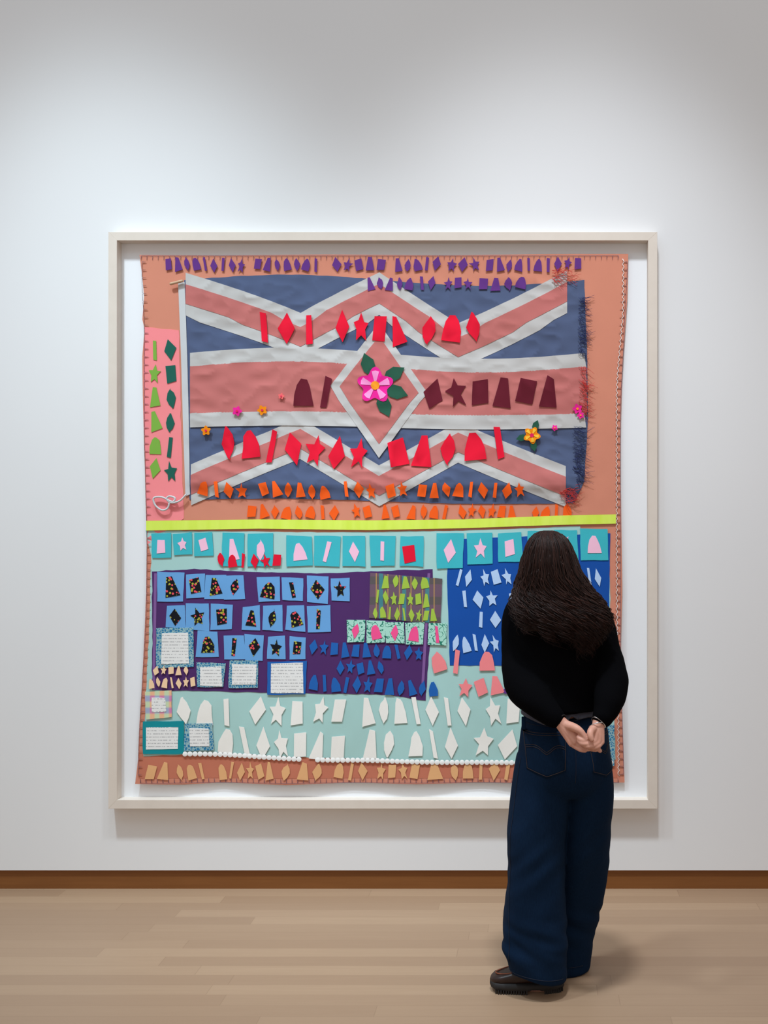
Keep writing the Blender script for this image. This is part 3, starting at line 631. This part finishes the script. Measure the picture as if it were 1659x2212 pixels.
# --- black jumper
m = NT('black_knit', 0.95, 0.03); p = m.pos(); f = m.noise(p, 500, 2); m.bump(f, 0.35, 0.0015)
knit = m.col(m.mix(f, (0.0014, 0.0014, 0.0019), (0.003, 0.003, 0.0038)))
bm = bmesh.new()
erings(bm, [(1202, 1293, 3.605, .062, .055, 20), (1203, 1306, D0 + .005, .108, .072, 20), (1204, 1330, D0, .150, .096, 20), (1205, 1370, D0, .165, .114, 20), (1206, 1420, D0, .160, .122, 20), (1210, 1470, D0, .156, .122, 22), (1214, 1510, D0, .155, .124, 22), (1216, 1529, D0, .158, .127, 22)])
limb(bm, [R4(1130, 1318, 3.605, .062), R4(1120, 1346, 3.60, .060), R4(1119, 1410, 3.57, .0575), R4(1124, 1476, 3.50, .060), R4(1160, 1515, 3.445, .055), R4(1190, 1543, 3.41, .040), R4(1199, 1550, 3.404, .036)])
limb(bm, [R4(1280, 1325, 3.61, .062), R4(1292, 1352, 3.61, .060), R4(1308, 1412, 3.58, .056), R4(1320, 1478, 3.50, .060), R4(1313, 1520, 3.44, .052), R4(1302, 1548, 3.405, .037)])
jumper = link('jumper', bm, knit, per, label='black long sleeved jumper'); fuse(jumper, 0.0065, 8, 0.5)
def jf(v, n): return 0.004 * noise.noise((v.x * 9, v.y * 9, v.z * 6)) + 0.003 * noise.noise((v.x * 12 + v.z * 14, v.y * 10, v.z * 18))
displace(jumper, jf)
# --- bangles on the right wrist, dark tie on the left
def band(name, c, axis, R, r, mat, flat, lab):
    axis = axis.normalized(); u_ = axis.orthogonal().normalized(); v_ = axis.cross(u_); bm = bmesh.new(); n, k = 40, 10; rr = []
    for i in range(n):
        a = 2 * math.pi * i / n; e = u_ * math.cos(a) + v_ * math.sin(a)
        rr.append([bm.verts.new(c + e * (R + r * math.cos(b)) + axis * r * flat * math.sin(b)) for b in [2 * math.pi * j / k for j in range(k)]])
    for i in range(n):
        for j in range(k): bm.faces.new((rr[i][j], rr[i][(j + 1) % k], rr[(i + 1) % n][(j + 1) % k], rr[(i + 1) % n][j]))
    link(name, bm, mat, per, label=lab)
silver = plain('silver', (210, 210, 214), 0.22, 0.5, 1.0)
ra = Vector(RA[-2][:3]) - Vector(RA[-1][:3])
band('bangle', W(1294, 1559, 3.397), ra + Vector((.02, 0, .0)), .0265, .0022, silver, 3.0, 'wide silver bangle')
band('bangle', W(1289, 1568, 3.388), ra + Vector((-.05, .0, .02)), .0275, .0017, silver, 1.0, 'thin silver bangle')
la = Vector(LA[-1][:3]) - Vector(LA[-2][:3])
band('hair_tie', W(1211, 1557, 3.397), la, .0235, .0016, plain('tie_black', (40, 34, 34), 0.9), 1.2, 'dark hair tie')

# --- shoes
leather = NT('shoe_leather', 0.38, 0.4); lp = leather.pos(); leather = leather.col(leather.mix(leather.noise(lp, 30, 3), lin((30, 20, 18)), lin((48, 28, 22))))
rubber = plain('shoe_rubber', (40, 38, 38), 0.7)
def shoe(heel, toe, wd=.046):
    h, t = Vector((*heel, 0)), Vector((*toe, 0)); ax_ = (t - h).normalized(); sd = Vector((ax_.y, -ax_.x, 0)); L = (t - h).length
    rt = bpy.data.objects.new('shoe', None)
    def plan(s, g=1.0):                                   # half width along the sole
        return g * wd * (0.70 + 0.3 * math.sin(min(1, s / .75) * math.pi * .9 - .3)) * min(1, (max(0, (1 - s)) / .10) ** .5 if s > .9 else 1) * min(1, (s / .07) ** .5 if s < .07 else 1) + .002
    def loft(profile, name, mat, par, lab=None):
        bm = bmesh.new(); rings = []
        for s, z0, z1, g in profile:
            hw = plan(s, g); c = h + ax_ * (L * s); ring = []
            for k in range(20):
                a = 2 * math.pi * k / 20; co, si = math.cos(a), math.sin(a); e = .55
                ring.append(c + sd * hw * math.copysign(abs(co) ** e, co) + Up * ((z0 + z1) / 2 + (z1 - z0) / 2 * math.copysign(abs(si) ** e, si)))
            rings.append(ring)
        rings_mesh(bm, rings); bmesh.ops.recalc_face_normals(bm, faces=bm.faces); o = link(name, bm, mat, par, label=lab)
        return o
    up = loft([(s, .030, zt, .93 - .12 * (s < .05)) for s, zt in ((.0, .05), (.03, .075), (.1, .095), (.3, .10), (.45, .098), (.55, .088), (.65, .075), (.75, .066), (.85, .060), (.93, .054), (.98, .046), (1.0, .038))], 'shoe', leather, per, 'dark brown leather shoe')
    def child(o): o.parent = up; o.matrix_parent_inverse = Matrix.Identity(4); return o
    child(loft([(0, .010, .036, 1.02), (.02, .007, .038, 1.06), (.1, .006, .038, 1.08), (.3, .006, .038, 1.08), (.34, .010, .038, 1.08), (.44, .011, .038, 1.08), (.5, .007, .038, 1.08), (.75, .006, .038, 1.08), (.92, .010, .039, 1.08), (.98, .014, .038, 1.06), (1.0, .02, .036, 1.0)], 'sole', rubber, None, 'thick black lug sole'))
    for nm, ss in (('heel_tread', [.02 + .026 * i for i in range(10)]), ('forefoot_tread', [.50 + .034 * i for i in range(13)])):
      bm = bmesh.new()
      for s in ss:
          hw = plan(s + .012, 1.04); c = h + ax_ * (L * s); q = [c - sd * hw, c + sd * hw, c + sd * hw + ax_ * L * .018, c - sd * hw + ax_ * L * .018]
          lo = 0.0 if s < .8 else .004 * (s - .8) / .13
          a = [bm.verts.new(v + Up * lo) for v in q]; b = [bm.verts.new(v + Up * .014) for v in q]
          bm.faces.new(list(reversed(a))); bm.faces.new(b)
          for i in range(4): bm.faces.new((a[i], a[(i + 1) % 4], b[(i + 1) % 4], b[i]))
      bmesh.ops.recalc_face_normals(bm, faces=bm.faces); child(link(nm, bm, rubber, None, smooth=False))
    bm = bmesh.new(); q = []
    for k in range(21):                                   # raised moccasin seam round the apron
        u = -1 + 2 * k / 20; s = .58 + .34 * math.sqrt(max(0, 1 - u * u)); zt = .080 - .055 * (s - .58)
        q.append((*(h + ax_ * L * s + sd * u * wd * .66 + Up * (zt - .006 + .004 * (1 - abs(u)))), .0022))
    tube(bm, q, 6, 2); child(link('apron_seam', bm, plain('seam_brown', (120, 66, 44), 0.7), None, label='lighter brown apron seam'))
a = W(1219, 2146, 3.548); b = W(1058, 2146, 3.548)
shoe((a.x, 3.558), (b.x, 3.55), .048)
shoe((W(1232, 2120, 3.66).x, 3.655), (W(1232, 2120, 3.66).x - .05, 3.915), .046)

# --- hair: long loose waves over a full mass
HT = [  # py, left px, right px, centre depth, half depth
    (1146, 1172, 1196, 3.535, .020), (1152, 1156, 1210, 3.54, .050), (1164, 1145, 1224, 3.545, .078), (1182, 1136, 1235, 3.548, .098), (1210, 1127, 1245, 3.548, .108),
    (1240, 1121, 1257, 3.545, .106), (1270, 1116, 1275, 3.535, .094), (1295, 1114, 1292, 3.515, .076), (1320, 1114, 1309, 3.496, .062), (1342, 1116, 1318, 3.484, .052), (1362, 1124, 1312, 3.478, .045), (1385, 1150, 1300, 3.474, .036), (1404, 1200, 1280, 3.472, .026)]
def hrow(y):
    for a, b in zip(HT, HT[1:]):
        if y <= b[0]:
            t = max(0, (y - a[0]) / (b[0] - a[0])); return [p + (q - p) * t for p, q in zip(a, b)]
    return list(HT[-1])
def hend(u):                                              # where the ends stop, from left (-1) to right (1)
    pts = [(-1, 1338), (-.7, 1346), (-.35, 1358), (0, 1372), (.3, 1392), (.5, 1398), (.75, 1376), (1, 1346)]
    for a, b in zip(pts, pts[1:]):
        if u <= b[0]: return a[1] + (b[1] - a[1]) * (u - a[0]) / (b[0] - a[0])
    return 1346
bm = bmesh.new(); rings = []
for row in crom(HT[:11], 3):
    y, l, r, d, b = row; c = (l + r) / 2; a = (r - l) / 2 * .9 * d / F; o_ = W(c, y, d)
    rings.append([o_ + Vector((a * math.cos(t), b * .88 * math.sin(t), 0)) for t in [2 * math.pi * k / 32 for k in range(32)]])
rings_mesh(bm, rings)
bmesh.ops.recalc_face_normals(bm, faces=bm.faces)
CL = [(random.uniform(-1, 1), random.uniform(0, 6.28), random.uniform(44, 66), random.uniform(.8, 1.4), random.gauss(-6, 14), random.uniform(-.08, .08), random.uniform(.9, 1.06)) for _ in range(70)]
for i in range(2100):
    ck = random.choice(CL)
    u = max(-1, min(1, ck[0] + random.gauss(0, .045))); th = u * math.radians(100)
    inner = ck[6] * random.uniform(.9, 1.0)
    ye = hend(u) + ck[4] + random.gauss(0, 7); y0 = random.uniform(1147, 1165) if random.random() < .8 else random.uniform(1165, 1260)
    ph = ck[1] + random.gauss(0, .18); wl = ck[2] * .85 * random.uniform(.97, 1.03); amp = ck[3] * random.uniform(.8, 1.2); q = []; n = 30; ph2 = 0; drift = ck[5]
    rad = random.uniform(.0011, .0021)
    for k in range(n + 1):
        t = k / n; y = y0 + (ye - y0) * t; yy, l, r, d, b = hrow(y); thk = th + drift * t + (ck[0] * math.radians(100) - th) * .75 * sst(.45, 1, t)
        k2 = sst(1215, 1330, y); A = (.0010 + .0155 * k2) * amp
        c = W((l + r) / 2, y, d); a = (r - l) / 2 * d / F * inner
        w_ = 2 * math.pi * (y / wl) + ph + ph2
        p = c + Vector((a * math.sin(thk) + A * math.sin(w_), -b * inner * math.cos(thk) - A * .8 * math.cos(w_) * k2, A * .3 * math.sin(w_ * .5)))
        q.append((*p, rad * (1.0 if t < .7 else max(.12, 1 - (t - .7) / .31))))
    tube(bm, q, 4, 1)
for i in range(300):                                      # loose curls flying off the lower right and left edges
    rt_ = i % 4 != 0; y0 = random.uniform(1270, 1335); yy, l, r, d, b = hrow(y0); x0 = (r - 6) if rt_ else (l + 6); q = []; ph = random.uniform(0, 6.28)
    if i > 130:                                           # ends of curls hanging free along the bottom
        uu = random.uniform(-.9, .95); y0 = hend(uu) - random.uniform(18, 30); yy, l, r, d, b = hrow(y0); x0 = (l + r) / 2 + (r - l) / 2 * uu * .95; d -= b * .75 - .02
    L = random.uniform(22, 52); dx = random.uniform(-.25, .25) if i > 130 else random.uniform(.15, .5) if rt_ else random.uniform(-.1, .12)
    for k in range(15):
        t = k / 14; A = 4.5 * t; q.append((*W(x0 + dx * L * t + A * math.sin(t * 9 + ph), y0 + L * t * .9, d - .02 + .008 * math.cos(t * 9 + ph)), .0009 * (1 - .8 * t)))
    tube(bm, q, 4, 1)
m = NT('dark_hair', 0.5, 0.2); g = m.n('ShaderNodeNewGeometry')
hair_m = m.col(m.mix(g.outputs['Random Per Island'], lin((22, 14, 13)), lin((54, 32, 26))))
link('hair', bm, hair_m, per, label='long dark brown wavy hair')
